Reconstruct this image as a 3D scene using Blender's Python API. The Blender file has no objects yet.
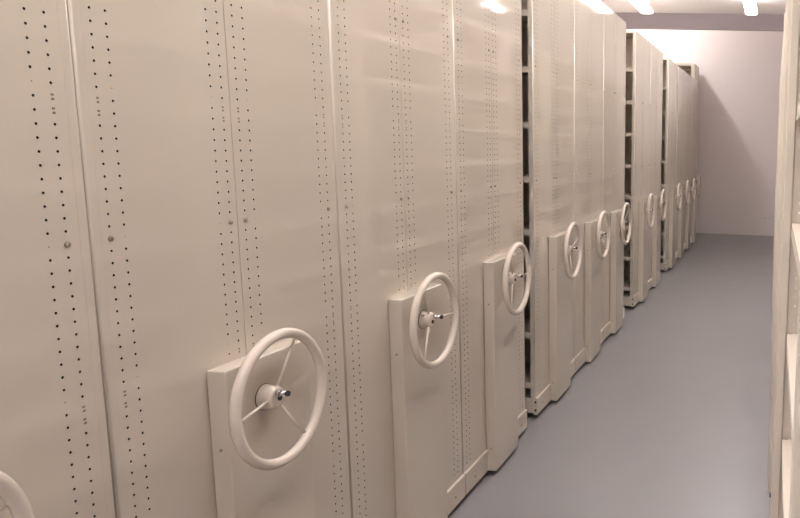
import bpy, bmesh, math
from mathutils import Vector, Matrix

C = bpy.context.scene.collection
scn = bpy.context.scene
R = math.radians

# ------------------------------------------------------------------ materials
def new_mat(name):
    m = bpy.data.materials.new(name); m.use_nodes = True
    nt = m.node_tree
    return m, nt, nt.nodes['Principled BSDF']

def paint(name, col, rough=0.25, bump=0.0, bscale=3.0, var=0.0, vscale=6.0, metal=0.0, spec=0.5):
    m, nt, b = new_mat(name)
    b.inputs['Base Color'].default_value = (*col, 1)
    b.inputs['Roughness'].default_value = rough
    b.inputs['Metallic'].default_value = metal
    b.inputs['Specular IOR Level'].default_value = spec
    tc = nt.nodes.new('ShaderNodeTexCoord')
    if bump:
        n = nt.nodes.new('ShaderNodeTexNoise'); n.inputs['Scale'].default_value = bscale
        n.inputs['Detail'].default_value = 1.0
        bp = nt.nodes.new('ShaderNodeBump'); bp.inputs['Strength'].default_value = bump
        bp.inputs['Distance'].default_value = 0.02
        nt.links.new(tc.outputs['Object'], n.inputs['Vector'])
        nt.links.new(n.outputs['Fac'], bp.inputs['Height'])
        nt.links.new(bp.outputs['Normal'], b.inputs['Normal'])
    if var:
        n2 = nt.nodes.new('ShaderNodeTexNoise'); n2.inputs['Scale'].default_value = vscale
        n2.inputs['Detail'].default_value = 4.0
        mr = nt.nodes.new('ShaderNodeMapRange')
        mr.inputs['To Min'].default_value = 1 - var; mr.inputs['To Max'].default_value = 1 + var
        mx = nt.nodes.new('ShaderNodeMix'); mx.data_type = 'RGBA'; mx.blend_type = 'MULTIPLY'
        mx.inputs['Factor'].default_value = 1.0
        mx.inputs['A'].default_value = (*col, 1)
        nt.links.new(tc.outputs['Object'], n2.inputs['Vector'])
        nt.links.new(n2.outputs['Fac'], mr.inputs['Value'])
        nt.links.new(mr.outputs['Result'], mx.inputs['B'])
        nt.links.new(mx.outputs['Result'], b.inputs['Base Color'])
    return m

CREAM = (0.66, 0.605, 0.528)
M = {}
M['panel'] = paint('cream_enamel_panel', CREAM, 0.05, bump=0.09, bscale=2.0, spec=0.85)
M['cream'] = paint('cream_enamel', CREAM, 0.36)
M['post'] = paint('cream_enamel_post', CREAM, 0.20, spec=0.55)
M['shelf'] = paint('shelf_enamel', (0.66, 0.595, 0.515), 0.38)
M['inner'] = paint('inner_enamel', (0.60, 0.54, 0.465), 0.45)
M['wheel'] = paint('wheel_enamel', (0.76, 0.69, 0.615), 0.22)
M['hole'] = paint('hole_dark', (0.012, 0.010, 0.009), 0.8)
M['mark'] = paint('plug_mark', (0.21, 0.165, 0.13), 0.6)
M['dark'] = paint('dark_steel', (0.03, 0.028, 0.027), 0.6)
M['zinc'] = paint('zinc_bolt', (0.36, 0.32, 0.26), 0.38, metal=0.85)
M['chrome'] = paint('chrome', (0.72, 0.72, 0.74), 0.12, metal=1.0)
M['wall'] = paint('painted_wall', (0.84, 0.785, 0.765), 0.85, bump=0.02, bscale=60, var=0.012, vscale=1.2)
M['beam'] = paint('grey_beam_paint', (0.37, 0.335, 0.36), 0.75, var=0.02, vscale=2)
M['ceiling'] = paint('ceiling_white', (0.90, 0.87, 0.885), 0.9, var=0.01, vscale=2)
M['plastic'] = paint('white_plastic', (0.82, 0.78, 0.74), 0.35)
M['lamp_body'] = paint('lamp_white', (0.85, 0.83, 0.80), 0.4)

# floor: grey sheet paint with faint cloudy wear and scuffs
m, nt, b = new_mat('floor_paint')
tc = nt.nodes.new('ShaderNodeTexCoord')
n1 = nt.nodes.new('ShaderNodeTexNoise'); n1.inputs['Scale'].default_value = 0.9; n1.inputs['Detail'].default_value = 5
cr = nt.nodes.new('ShaderNodeValToRGB')
cr.color_ramp.elements[0].position = 0.3; cr.color_ramp.elements[0].color = (0.258, 0.257, 0.266, 1)
cr.color_ramp.elements[1].position = 0.7; cr.color_ramp.elements[1].color = (0.281, 0.278, 0.286, 1)
n2 = nt.nodes.new('ShaderNodeTexNoise'); n2.inputs['Scale'].default_value = 4.0; n2.inputs['Detail'].default_value = 6
mr = nt.nodes.new('ShaderNodeMapRange'); mr.inputs['To Min'].default_value = 0.285; mr.inputs['To Max'].default_value = 0.36
for n in (n1, n2): nt.links.new(tc.outputs['Object'], n.inputs['Vector'])
nt.links.new(n1.outputs['Fac'], cr.inputs['Fac']); nt.links.new(cr.outputs['Color'], b.inputs['Base Color'])
nt.links.new(n2.outputs['Fac'], mr.inputs['Value']); nt.links.new(mr.outputs['Result'], b.inputs['Roughness'])
b.inputs['Specular IOR Level'].default_value = 0.45
M['floor'] = m

LAMP_POWER = 8.0
m, nt, b = new_mat('lamp_diffuser')
b.inputs['Base Color'].default_value = (0.9, 0.9, 0.9, 1)
b.inputs['Emission Color'].default_value = (1.0, 0.94, 0.915, 1)
b.inputs['Emission Strength'].default_value = LAMP_POWER
M['lamp'] = m
M['lamp_added'] = m.copy(); M['lamp_added'].node_tree.nodes['Principled BSDF'].inputs['Emission Strength'].default_value = 118.0  # stronger emission for the added, unseen lamp beyond the beam

# ------------------------------------------------------------------ mesh helpers
def box(bm, x0, x1, y0, y1, z0, z1, mi=0, bevel=0.0):
    vs = [bm.verts.new((x, y, z)) for x in (x0, x1) for y in (y0, y1) for z in (z0, z1)]
    idx = [(0, 1, 3, 2), (4, 6, 7, 5), (0, 4, 5, 1), (2, 3, 7, 6), (0, 2, 6, 4), (1, 5, 7, 3)]
    fs = [bm.faces.new([vs[i] for i in f]) for f in idx]
    for f in fs: f.material_index = mi
    if bevel:
        es = list({e for f in fs for e in f.edges})
        r = bmesh.ops.bevel(bm, geom=es, offset=bevel, segments=2, affect='EDGES', profile=0.5)
        for f in r['faces']: f.material_index = mi
    return fs

def cyl(bm, p0, p1, r0, r1=None, seg=20, mi=0, cap=True, smooth=True):
    p0 = Vector(p0); p1 = Vector(p1); r1 = r0 if r1 is None else r1
    d = (p1 - p0).normalized()
    a = Vector((0, 0, 1)) if abs(d.z) < 0.9 else Vector((1, 0, 0))
    u = d.cross(a).normalized(); v = d.cross(u)
    A = []; B = []
    for i in range(seg):
        t = 2 * math.pi * i / seg
        o = u * math.cos(t) + v * math.sin(t)
        A.append(bm.verts.new(p0 + o * r0)); B.append(bm.verts.new(p1 + o * r1))
    for i in range(seg):
        f = bm.faces.new((A[i], A[(i + 1) % seg], B[(i + 1) % seg], B[i])); f.smooth = smooth; f.material_index = mi
    if cap:
        f = bm.faces.new(A[::-1]); f.material_index = mi
        f = bm.faces.new(B); f.material_index = mi

def lathe_x(bm, prof, cy, cz, seg=28, mi=0):
    """profile [(x, r)...] turned about the axis y=cy, z=cz"""
    rings = []
    for (x, r) in prof:
        rings.append([bm.verts.new((x, cy + r * math.cos(2 * math.pi * i / seg), cz + r * math.sin(2 * math.pi * i / seg))) for i in range(seg)])
    for a, b_ in zip(rings, rings[1:]):
        for i in range(seg):
            f = bm.faces.new((a[i], a[(i + 1) % seg], b_[(i + 1) % seg], b_[i])); f.smooth = True; f.material_index = mi
    f = bm.faces.new(rings[0][::-1]); f.material_index = mi
    f = bm.faces.new(rings[-1]); f.material_index = mi

def torus_x(bm, x, rad, tube, seg=72, ts=16):
    rings = []
    for i in range(seg):
        t = 2 * math.pi * i / seg
        ring = []
        for j in range(ts):
            s = 2 * math.pi * j / ts
            r = rad + tube * math.cos(s)
            ring.append(bm.verts.new((x + tube * math.sin(s), r * math.cos(t), r * math.sin(t))))
        rings.append(ring)
    for i in range(seg):
        for j in range(ts):
            f = bm.faces.new((rings[i][j], rings[(i + 1) % seg][j], rings[(i + 1) % seg][(j + 1) % ts], rings[i][(j + 1) % ts]))
            f.smooth = True

def obj(name, bm, mats, parent=None, recalc=True):
    if recalc: bmesh.ops.recalc_face_normals(bm, faces=bm.faces[:])
    me = bpy.data.meshes.new(name); bm.to_mesh(me); bm.free()
    for mm in (mats if isinstance(mats, (list, tuple)) else [mats]): me.materials.append(mm)
    o = bpy.data.objects.new(name, me); C.objects.link(o)
    if parent: o.parent = parent
    return o

def thing(name, label, cat, loc=(0, 0, 0), group=None):
    o = bpy.data.objects.new(name, None); C.objects.link(o)
    o.location = loc; o.empty_display_size = 0.1
    o['label'] = label; o['category'] = cat
    if group: o['group'] = group
    return o

def struct(name, bm, mats):
    o = obj(name, bm, mats); o['kind'] = 'structure'; return o

def copy_tree(o, parent=None):
    c = o.copy(); C.objects.link(c)
    if parent: c.parent = parent
    for ch in list(o.children): copy_tree(ch, c)
    return c

def bx(*a, **k):
    bm = bmesh.new(); box(bm, *a, **k); return bm

# ------------------------------------------------------------------ the room
XL, XR, YN, YF = -3.9, 3.2, -3.6, 12.55
ZC = 3.25           # ceiling before the beam
ZF = 4.45           # ceiling past the beam
YB0, YB1, ZB = 10.0, 10.06, 3.042
struct('floor', bx(XL, XR, YN, YF, -0.1, 0), M['floor'])
struct('wall_far', bx(XL, XR, YF, YF + 0.15, 0, ZF), M['wall'])
struct('wall_near', bx(XL, XR, YN - 0.15, YN, 0, ZC), M['wall'])
struct('wall_left', bx(XL - 0.15, XL, YN, YF, 0, ZF), M['wall'])
struct('wall_right', bx(XR, XR + 0.15, YN, YF, 0, ZF), M['wall'])
bm = bmesh.new()
box(bm, XL, XR, YN, YB1, ZC, ZC + 0.12)
box(bm, XL, XR, YB1 - 0.02, YF, ZF, ZF + 0.12)
struct('ceiling', bm, M['ceiling'])
bm = bx(XL, XR, YB0, YB1, ZB, ZF, bevel=0.006)
struct('trim_1', bm, M['beam'])

# ------------------------------------------------------------------ perforated end panel
PITCH = 0.0235; ZREF = 1.515; K0, K1 = -58, 39
W = 0.774; T = 2.483; LEN = 2.7
HR = 0.0026
PW = 0.021          # width of the rounded outer post
def perforated(y0, y1, z0, z1, cols, skip=lambda c, k: False, x=0.0, depth=0.004, through=False, mi_hole=1):
    """front sheet at x facing +X with round holes; cols = list of y"""
    bm = bmesh.new()
    hw = 0.008
    zs0 = ZREF + PITCH * (K0 - 0.5); zs1 = ZREF + PITCH * (K1 + 0.5)
    def quad(a, b_, c, d):
        bm.faces.new([bm.verts.new((x, a, c)), bm.verts.new((x, b_, c)), bm.verts.new((x, b_, d)), bm.verts.new((x, a, d))])
    ys = [y0]
    for c in sorted(cols): ys += [c - hw, c + hw]
    ys.append(y1)
    for i in range(0, len(ys), 2): quad(ys[i], ys[i + 1], z0, z1)
    n = 8
    for ci, c in enumerate(sorted(cols)):
        quad(c - hw, c + hw, z0, zs0); quad(c - hw, c + hw, zs1, z1)
        for k in range(K0, K1 + 1):
            z = ZREF + PITCH * k; h = PITCH / 2
            if skip(ci, k):
                quad(c - hw, c + hw, z - h, z + h); continue
            ring = [(c + HR * math.cos(2 * math.pi * (i + 0.5) / n), z + HR * math.sin(2 * math.pi * (i + 0.5) / n)) for i in range(n)]
            rv = [bm.verts.new((x, a, b_)) for a, b_ in ring]
            rb = [bm.verts.new((x - depth, a, b_)) for a, b_ in ring]
            co = [bm.verts.new((x, c + sx * hw, z + sz * h)) for sx, sz in ((1, 1), (-1, 1), (-1, -1), (1, -1))]
            # ring indices: 0,1 right-top / 2,3 top-left ... corners between
            bm.faces.new((co[3], co[0], rv[0], rv[7]))
            bm.faces.new((co[0], rv[1], rv[0])); bm.faces.new((co[0], co[1], rv[2], rv[1]))
            bm.faces.new((co[1], rv[3], rv[2])); bm.faces.new((co[1], co[2], rv[4], rv[3]))
            bm.faces.new((co[2], rv[5], rv[4])); bm.faces.new((co[2], co[3], rv[6], rv[5]))
            bm.faces.new((co[3], rv[7], rv[6]))
            for i in range(n):
                f = bm.faces.new((rv[i], rv[(i + 1) % n], rb[(i + 1) % n], rb[i])); f.material_index = mi_hole
            if not through:
                f = bm.faces.new(rb[::-1]); f.material_index = mi_hole
    # returns and back of the sheet
    xb = x - 0.02
    for (a, b_) in (((y0, z0), (y1, z0)), ((y1, z0), (y1, z1)), ((y1, z1), (y0, z1)), ((y0, z1), (y0, z0))):
        bm.faces.new([bm.verts.new((x, *a)), bm.verts.new((x, *b_)), bm.verts.new((xb, *b_)), bm.verts.new((xb, *a))])
    if not through:
        bm.faces.new([bm.verts.new((xb, y0, z0)), bm.verts.new((xb, y0, z1)), bm.verts.new((xb, y1, z1)), bm.verts.new((xb, y1, z0))])
    bmesh.ops.remove_doubles(bm, verts=bm.verts[:], dist=0.00002)
    return bm

MID = 0.374
colsL = [0.039, 0.071, MID - 0.055, MID - 0.023]
colsR = [MID + 0.025, MID + 0.058, W - 0.079, W - 0.046]
NEAR = (0, 3)                      # columns beside a seam
def skip(ci, k):
    near = ci in NEAR
    if near: return k in (1, 2, -22, -23, -9, 16, -58)
    return k in (3, -21, -9, -40)

def add_marks(bm, cols):
    """faint plugged holes and small double slots, part of the sheet's surface"""
    for ci, c in enumerate(cols):
        if ci in NEAR:
            for k in (1, 2, -22, -23):
                z = ZREF + PITCH * k
                for dz, dy in ((0.0035, -0.0014), (0.0035, 0.0016), (-0.004, -0.001), (-0.004, 0.0018)):
                    box(bm, 0, 0.0004, c + dy - 0.0011, c + dy + 0.0011, z + dz - 0.0020, z + dz + 0.0020, mi=2)
        else:
            for k in (3, -21, -9, -40):
                z = ZREF + PITCH * k
                cyl(bm, (0, c, z), (0.0003, c, z), 0.0012, seg=8, mi=2)
    return bm

def add_bolts(cols, parent):
    for ci, c in enumerate(cols):
        if ci in NEAR:
            for k in (-9, 16):
                bm = bmesh.new()
                lathe_x(bm, [(0.0, 0.0054), (0.0025, 0.0052), (0.0042, 0.0036), (0.0047, 0.0018)], c, ZREF + PITCH * k, seg=14)
                obj('bolt', bm, M['zinc'], parent)
            bm = bmesh.new()
            lathe_x(bm, [(0.0, 0.0036), (0.0020, 0.0032), (0.0026, 0.0015)], c, ZREF + PITCH * -58, seg=10)
            obj('bolt', bm, M['zinc'], parent)

# ------------------------------------------------------------------ mobile rack prototype
LEVELS = [0.205 + 0.28 * i for i in range(8)]
def tray(bm, x0, x1, y0, y1, z, lip=0.03):
    """shelf board, upper face at z, folded lips along both long edges"""
    box(bm, x0, x1, y0, y1, z - 0.008, z)
    box(bm, x0, x1, y0, y0 + 0.006, z - lip, z - 0.008)
    box(bm, x0, x1, y1 - 0.006, y1, z - lip, z - 0.008)

def make_rack(box_off=0.258):
    root = thing('mobile_shelving_rack', '', 'shelving rack')
    # carriage
    obj('carriage', bx(-LEN, -0.012, 0.003, W - 0.003, 0.035, 0.12), M['cream'], root)
    for xx in (-0.55, -2.2):
        for yy in (0.14, W - 0.14):
            bm = bmesh.new(); cyl(bm, (xx, yy - 0.02, 0.05), (xx, yy + 0.02, 0.05), 0.05, seg=20)
            obj('carriage_wheel', bm, M['dark'], root)
    bm = bx(-0.012, 0.011, 0.002, W - 0.002, 0.024, 0.121, bevel=0.003)
    for zz in (0.052, 0.098): cyl(bm, (0.0, 0.0022, zz), (0.0, 0.0012, zz), 0.006, seg=12, mi=1)
    kp = obj('kick_plate', bm, [M['cream'], M['hole']], root)
    for yy in (0.095, W - 0.095):
        bm = bmesh.new()
        lathe_x(bm, [(0.011, 0.0045), (0.0125, 0.0042), (0.013, 0.002)], yy, 0.066, seg=12)
        obj('screw', bm, M['zinc'], kp)
    # two perforated end panels with rounded outer posts
    for (a, b_, cols) in ((PW, MID - 0.0012, colsL), (MID + 0.0012, W - PW, colsR)):
        p = obj('end_panel', add_marks(perforated(a, b_, 0.121, T, cols, skip), cols), [M['panel'], M['hole'], M['mark']], root)
        add_bolts(cols, p)
    for side in (0, 1):
        bm = bmesh.new()
        prof = [(-0.026, 0.001), (-0.0036, 0.001)]
        for i in range(9):
            t = math.pi / 2 * i / 8
            prof.append((-0.0036 + 0.0038 * math.sin(t), 0.001 + 0.0045 * (1 - math.cos(t))))
        prof += [(0.0002, 0.0056), (0.0002, PW - 0.0006), (0.0, PW - 0.0001), (-0.026, PW - 0.0001)]
        if side: prof = [(x, W - y) for x, y in prof]
        lo = [bm.verts.new((x, y, 0.121)) for x, y in prof]; hi = [bm.verts.new((x, y, T)) for x, y in prof]
        n = len(prof)
        for i in range(n):
            f = bm.faces.new((lo[i], lo[(i + 1) % n], hi[(i + 1) % n], hi[i])); f.smooth = 2 <= i <= 9
        bm.faces.new(lo[::-1]); bm.faces.new(hi)
        obj('corner_post', bm, M['panel'], root)
    obj('top_cover', bx(-LEN, -0.021, 0.002, W - 0.002, T - 0.018, T - 0.002), M['cream'], root)
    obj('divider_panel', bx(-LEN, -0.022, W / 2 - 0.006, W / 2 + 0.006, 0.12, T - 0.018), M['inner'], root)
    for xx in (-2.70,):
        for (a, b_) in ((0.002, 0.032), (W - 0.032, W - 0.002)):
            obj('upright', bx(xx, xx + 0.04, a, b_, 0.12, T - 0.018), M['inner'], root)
    for z in LEVELS:
        for (a, b_) in ((0.003, W / 2 - 0.0065), (W / 2 + 0.0065, W - 0.003)):
            bm = bmesh.new(); tray(bm, -LEN + 0.045, -0.0265, a, b_, z)
            obj('shelf', bm, M['shelf'], root)
    # drive housing
    y0, y1 = box_off, box_off + 0.290
    hs = obj('drive_housing', bx(0.0016, 0.048, y0, y1, 0.022, 0.981, bevel=0.0035), M['panel'], root)
    for zz in (0.795, 0.13):
        bm = bmesh.new(); cyl(bm, (0.025, y0, zz), (0.025, y0 - 0.0015, zz), 0.004, seg=12)
        obj('screw', bm, M['zinc'], hs)
    # hand wheel: rim (its origin on the axle) > spokes, hub, lock pin
    bm = bmesh.new(); torus_x(bm, 0.0, 0.1555, 0.0125)
    hw = obj('hand_wheel', bm, M['wheel'], root)
    hw.location = (0.094, (y0 + y1) / 2, 0.882)
    for k in range(3):
        t = 2 * math.pi * k / 3
        bm = bmesh.new()
        cyl(bm, (-0.020, 0.018 * math.cos(t), 0.018 * math.sin(t)), (-0.003, 0.150 * math.cos(t), 0.150 * math.sin(t)), 0.0036, 0.0036, seg=12)
        obj('spoke', bm, M['wheel'], hw)
    bm = bmesh.new()
    lathe_x(bm, [(-0.046, 0.031), (-0.0435, 0.031), (-0.043, 0.0285), (-0.016, 0.027), (-0.012, 0.025), (-0.011, 0.020)], 0, 0)
    obj('hub', bm, M['wheel'], hw)
    bm = bmesh.new(); lathe_x(bm, [(-0.046, 0.0322), (-0.0445, 0.0322)], 0, 0)
    obj('hub_seal', bm, M['dark'], hw)
    bm = bmesh.new(); cyl(bm, (-0.034, 0.027 * math.cos(2.4), 0.027 * math.sin(2.4)), (-0.030, 0.029 * math.cos(2.4), 0.029 * math.sin(2.4)), 0.0028, seg=10)
    obj('grub_screw', bm, M['dark'], hw)
    bm = bmesh.new(); cyl(bm, (-0.012, 0.0, -0.006), (-0.008, 0.0, -0.006), 0.0065, seg=14)
    obj('lock_hole', bm, M['dark'], hw)
    bm = bmesh.new()
    cyl(bm, (-0.012, 0.010, 0.010), (0.014, 0.010, 0.010), 0.0055, seg=16)
    cyl(bm, (-0.004, 0.010, 0.010), (-0.001, 0.010, 0.010), 0.0085, seg=16)
    obj('lock_pin', bm, M['chrome'], hw)
    bm = bmesh.new()
    lathe_x(bm, [(0.014, 0.0055), (0.016, 0.0075), (0.021, 0.007), (0.0225, 0.004)], 0.010, 0.010, seg=16)
    obj('pin_knob', bm, M['dark'], hw)
    return root

# y of each rack's near edge, wheel turn, label
RACKS = [
    (0.4465, 20, -0.018, 'cream mobile rack nearest the camera, only part of its wheel showing'),
    (1.2215, 64, -0.008, 'cream mobile rack with the largest fully visible wheel'),
    (1.9905, -3, 0.011, 'cream mobile rack with the second largest fully visible wheel'),
    (2.7845, 0, 0.045, 'cream mobile rack ending the front block, beside the narrow black gap'),
    (3.715, 25, 0.05, 'cream mobile rack just behind the narrow black gap, starting the glossy block of three'),
    (4.492, 70, 0.035, 'cream mobile rack in the middle of the glossy block of three'),
    (5.269, 45, 0.03, 'cream mobile rack ending the glossy block, its wheel against the open shelves behind'),
    (6.460, 80, 0, 'cream mobile rack whose bare shelves show in the widest gap of the row'),
    (7.237, 30, 0, 'cream mobile rack second behind the widest gap, before the next gap'),
    (8.450, 10, 0.06, 'cream mobile rack starting the farthest block of four'),
    (9.300, 50, 0.08, 'cream mobile rack second in the farthest block of four'),
    (10.077, 35, 0.08, 'cream mobile rack third in the farthest block of four'),
    (10.854, 75, 0.08, 'cream mobile rack with the last wheel, before the taller end rack'),
]
proto = make_rack(0.243)
for i, (y, rot, dy, lab) in enumerate(RACKS):
    o = proto if i == 0 else copy_tree(proto)
    o.location = (0, y, 0); o.scale.y = {1: 0.9905, 2: 1.0220, 3: 0.996}.get(i, 1.0)
    o['label'] = lab; o['group'] = 'mobile shelving racks along the left side'
    for ch in o.children:
        if ch.name.split('.')[0] == 'hand_wheel':
            ch.rotation_euler = (R(rot), 0, 0); ch.location.y += dy

# ------------------------------------------------------------------ fixed end rack (taller, no wheel)
er = thing('fixed_shelving_rack', 'taller cream rack without a wheel at the end of the row by the far wall', 'shelving rack', (-0.08, 11.82, 0))
ET = 2.80; ED = 0.64
obj('end_panel', bx(-0.022, 0, 0.002, ED, 0.03, ET, bevel=0.003), M['cream'], er)
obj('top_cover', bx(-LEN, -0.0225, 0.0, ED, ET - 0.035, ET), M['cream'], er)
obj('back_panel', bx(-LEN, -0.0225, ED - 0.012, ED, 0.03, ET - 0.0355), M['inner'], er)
for xx in (-0.06, -0.92, -1.80, -2.70):
    obj('upright', bx(xx, xx + 0.037, 0.002, 0.034, 0.0, ET - 0.0355), M['cream'], er)
for z in [0.12] + [0.485 + 0.28 * i for i in range(8)]:
    bm = bmesh.new(); tray(bm, -LEN + 0.04, -0.0625, 0.004, ED - 0.013, z); obj('shelf', bm, M['shelf'], er)

# ------------------------------------------------------------------ right-hand open shelving along the aisle
XF = 1.274; XS = 1.296; RD = 0.42; YS = 1.80; BW = 1.25
sr = thing('open_shelving_run', 'long cream shelving with open bare shelves along the aisle, opposite the wheeled racks', 'shelving', (XF, YS, 0))
ks = list(range(-2, 9))
for k in ks:
    y = k * BW
    fr = bmesh.new()
    box(fr, 0, XS - XF, y, y + 0.042, 0, T, bevel=0.003)
    post = obj('front_post', fr, M['cream'], sr)
    if k == 0:
        bm = bmesh.new()
        lathe_x(bm, [(-0.0035, 0.003), (-0.003, 0.0055), (0.0, 0.006)], y + 0.02, 0.600, seg=12)
        obj('bolt', bm, M['dark'], post)
    # perforated side frame: sheet built facing +X, then turned to face -Y (towards the camera)
    bm = perforated(0.0, RD - 0.03, 0.02, T - 0.02, [0.018, 0.050, RD - 0.10, RD - 0.065], through=True, mi_hole=0)
    rot = Matrix(((0, 1, 0), (-1, 0, 0), (0, 0, 1)))          # (x,y,z)->(y,-x,z)
    bmesh.ops.transform(bm, matrix=rot.to_4x4(), verts=bm.verts[:])
    bmesh.ops.translate(bm, verts=bm.verts[:], vec=(XS - XF + 0.0006, y + 0.006, 0))
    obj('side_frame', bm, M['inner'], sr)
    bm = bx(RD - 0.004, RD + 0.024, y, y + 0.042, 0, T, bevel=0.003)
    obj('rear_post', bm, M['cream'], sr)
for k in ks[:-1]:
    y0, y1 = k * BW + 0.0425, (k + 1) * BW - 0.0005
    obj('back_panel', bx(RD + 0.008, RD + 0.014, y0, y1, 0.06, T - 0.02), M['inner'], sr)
    for z in LEVELS + [T]:
        bm = bmesh.new()
        x0, x1 = XS - XF + 0.0006, RD + 0.0075
        box(bm, x0, x1, y0, y1, z - 0.006, z)
        box(bm, x0, x0 + 0.004, y0, y1, z - 0.032, z - 0.006)
        obj('top_cover' if z == T else 'shelf', bm, M['shelf'], sr)

# ------------------------------------------------------------------ ceiling lamps
def make_lamp():
    root = thing('ceiling_lamp', '', 'ceiling lamp')
    bm = bx(-0.025, 0.025, 0, 1.5, 0.050, 0.172, bevel=0.004)
    obj('housing', bm, M['lamp_body'], root)
    bm = bx(-0.070, 0.070, 0.012, 1.488, 0.0, 0.056, bevel=0.020)
    obj('diffuser', bm, M['lamp'], root)
    for yy in (0.0, 1.489):
        obj('end_cap', bx(-0.073, 0.073, yy, yy + 0.011, 0.002, 0.0495, bevel=0.003), M['lamp_body'], root)
    return root
lamp0 = make_lamp(); first = True
rows = [(-0.375, 'above the wheeled racks'), (0.895, 'above the aisle'), (2.2, 'behind the open shelving')]
ordn = ['nearest the grey beam', 'second from the grey beam', 'third from the grey beam', 'fourth from the grey beam', 'fifth from the grey beam', 'sixth from the grey beam', 'seventh from the grey beam']
for X, where in rows:
    for j in range(7 if X < 1.5 else 1):
        o = lamp0 if first else copy_tree(lamp0); first = False
        o.location = (X, 9.10 - 1.5 - 1.72 * j, ZC - 0.172)
        if X > 1.5: o.scale = (0.5, 0.4, 1.0); o.location.y = 8.5
        o['label'] = 'white fluorescent ceiling lamp %s, %s' % (where, ordn[j])
        o['group'] = 'fluorescent ceiling lamps'
# unseen compact lamp added beyond the beam to cast the far wall's diagonal shadow
fl = thing('ceiling_lamp', 'unseen compact lamp added between the grey beam and the far wall for its diagonal shadow', 'ceiling lamp', (-1.13, 11.15, ZF - 0.15))
obj('housing', bx(-0.06, 0.06, 0.05, 0.25, 0.05, 0.15, bevel=0.004), M['lamp_body'], fl)
obj('diffuser', bx(-0.10, 0.10, 0.0, 0.30, 0.0, 0.0495, bevel=0.015), M['lamp_added'], fl)

# ------------------------------------------------------------------ socket on the far wall
so = thing('wall_socket', 'white double wall socket low on the far wall beside the open shelving', 'socket', (1.155, YF, 0.325))
obj('face_plate', bx(-0.075, 0.075, -0.014, 0, -0.045, 0.045, bevel=0.004), M['plastic'], so)
for sx in (-1, 1):
    obj('switch', bx(sx * 0.036 - 0.018, sx * 0.036 + 0.018, -0.018, -0.0141, 0.006, 0.030), M['plastic'], so)
    for d in (-0.009, 0.009):
        obj('socket_slot', bx(sx * 0.036 + d - 0.002, sx * 0.036 + d + 0.002, -0.0155, -0.0141, -0.024, -0.008), M['dark'], so)

# ------------------------------------------------------------------ camera
cam = bpy.data.cameras.new('camera'); co = bpy.data.objects.new('camera', cam); C.objects.link(co)
r = Vector((0.99522039, 0.09389638, 0.02683008)); u = Vector((-0.04004461, 0.14181639, 0.98908268)); f = Vector((-0.08906634, 0.98542964, -0.14489861))
mw = Matrix((( r.x, u.x, -f.x, 1.25), (r.y, u.y, -f.y, 0.0), (r.z, u.z, -f.z, 1.5081), (0, 0, 0, 1)))
co.matrix_world = mw
cam.sensor_fit = 'HORIZONTAL'; cam.sensor_width = 36.0
cam.lens = 728.45 / 800 * 36.0
cam.shift_x = (400 - 706.29) / 800
cam.shift_y = (252.57 - 259) / 800
cam.clip_start = 0.02; cam.clip_end = 60
scn.camera = co

# ------------------------------------------------------------------ world and view
w = bpy.data.worlds.new('world'); scn.world = w; w.use_nodes = True
bg = w.node_tree.nodes['Background']; bg.inputs['Color'].default_value = (0.9, 0.85, 0.82, 1); bg.inputs['Strength'].default_value = 0.02
vs = scn.view_settings
vs.view_transform = 'Standard'; vs.look = 'None'; vs.gamma = 1.0; vs.use_curve_mapping = False
vs.exposure = 1.25
scn.cycles.diffuse_bounces = 8; scn.cycles.max_bounces = 12
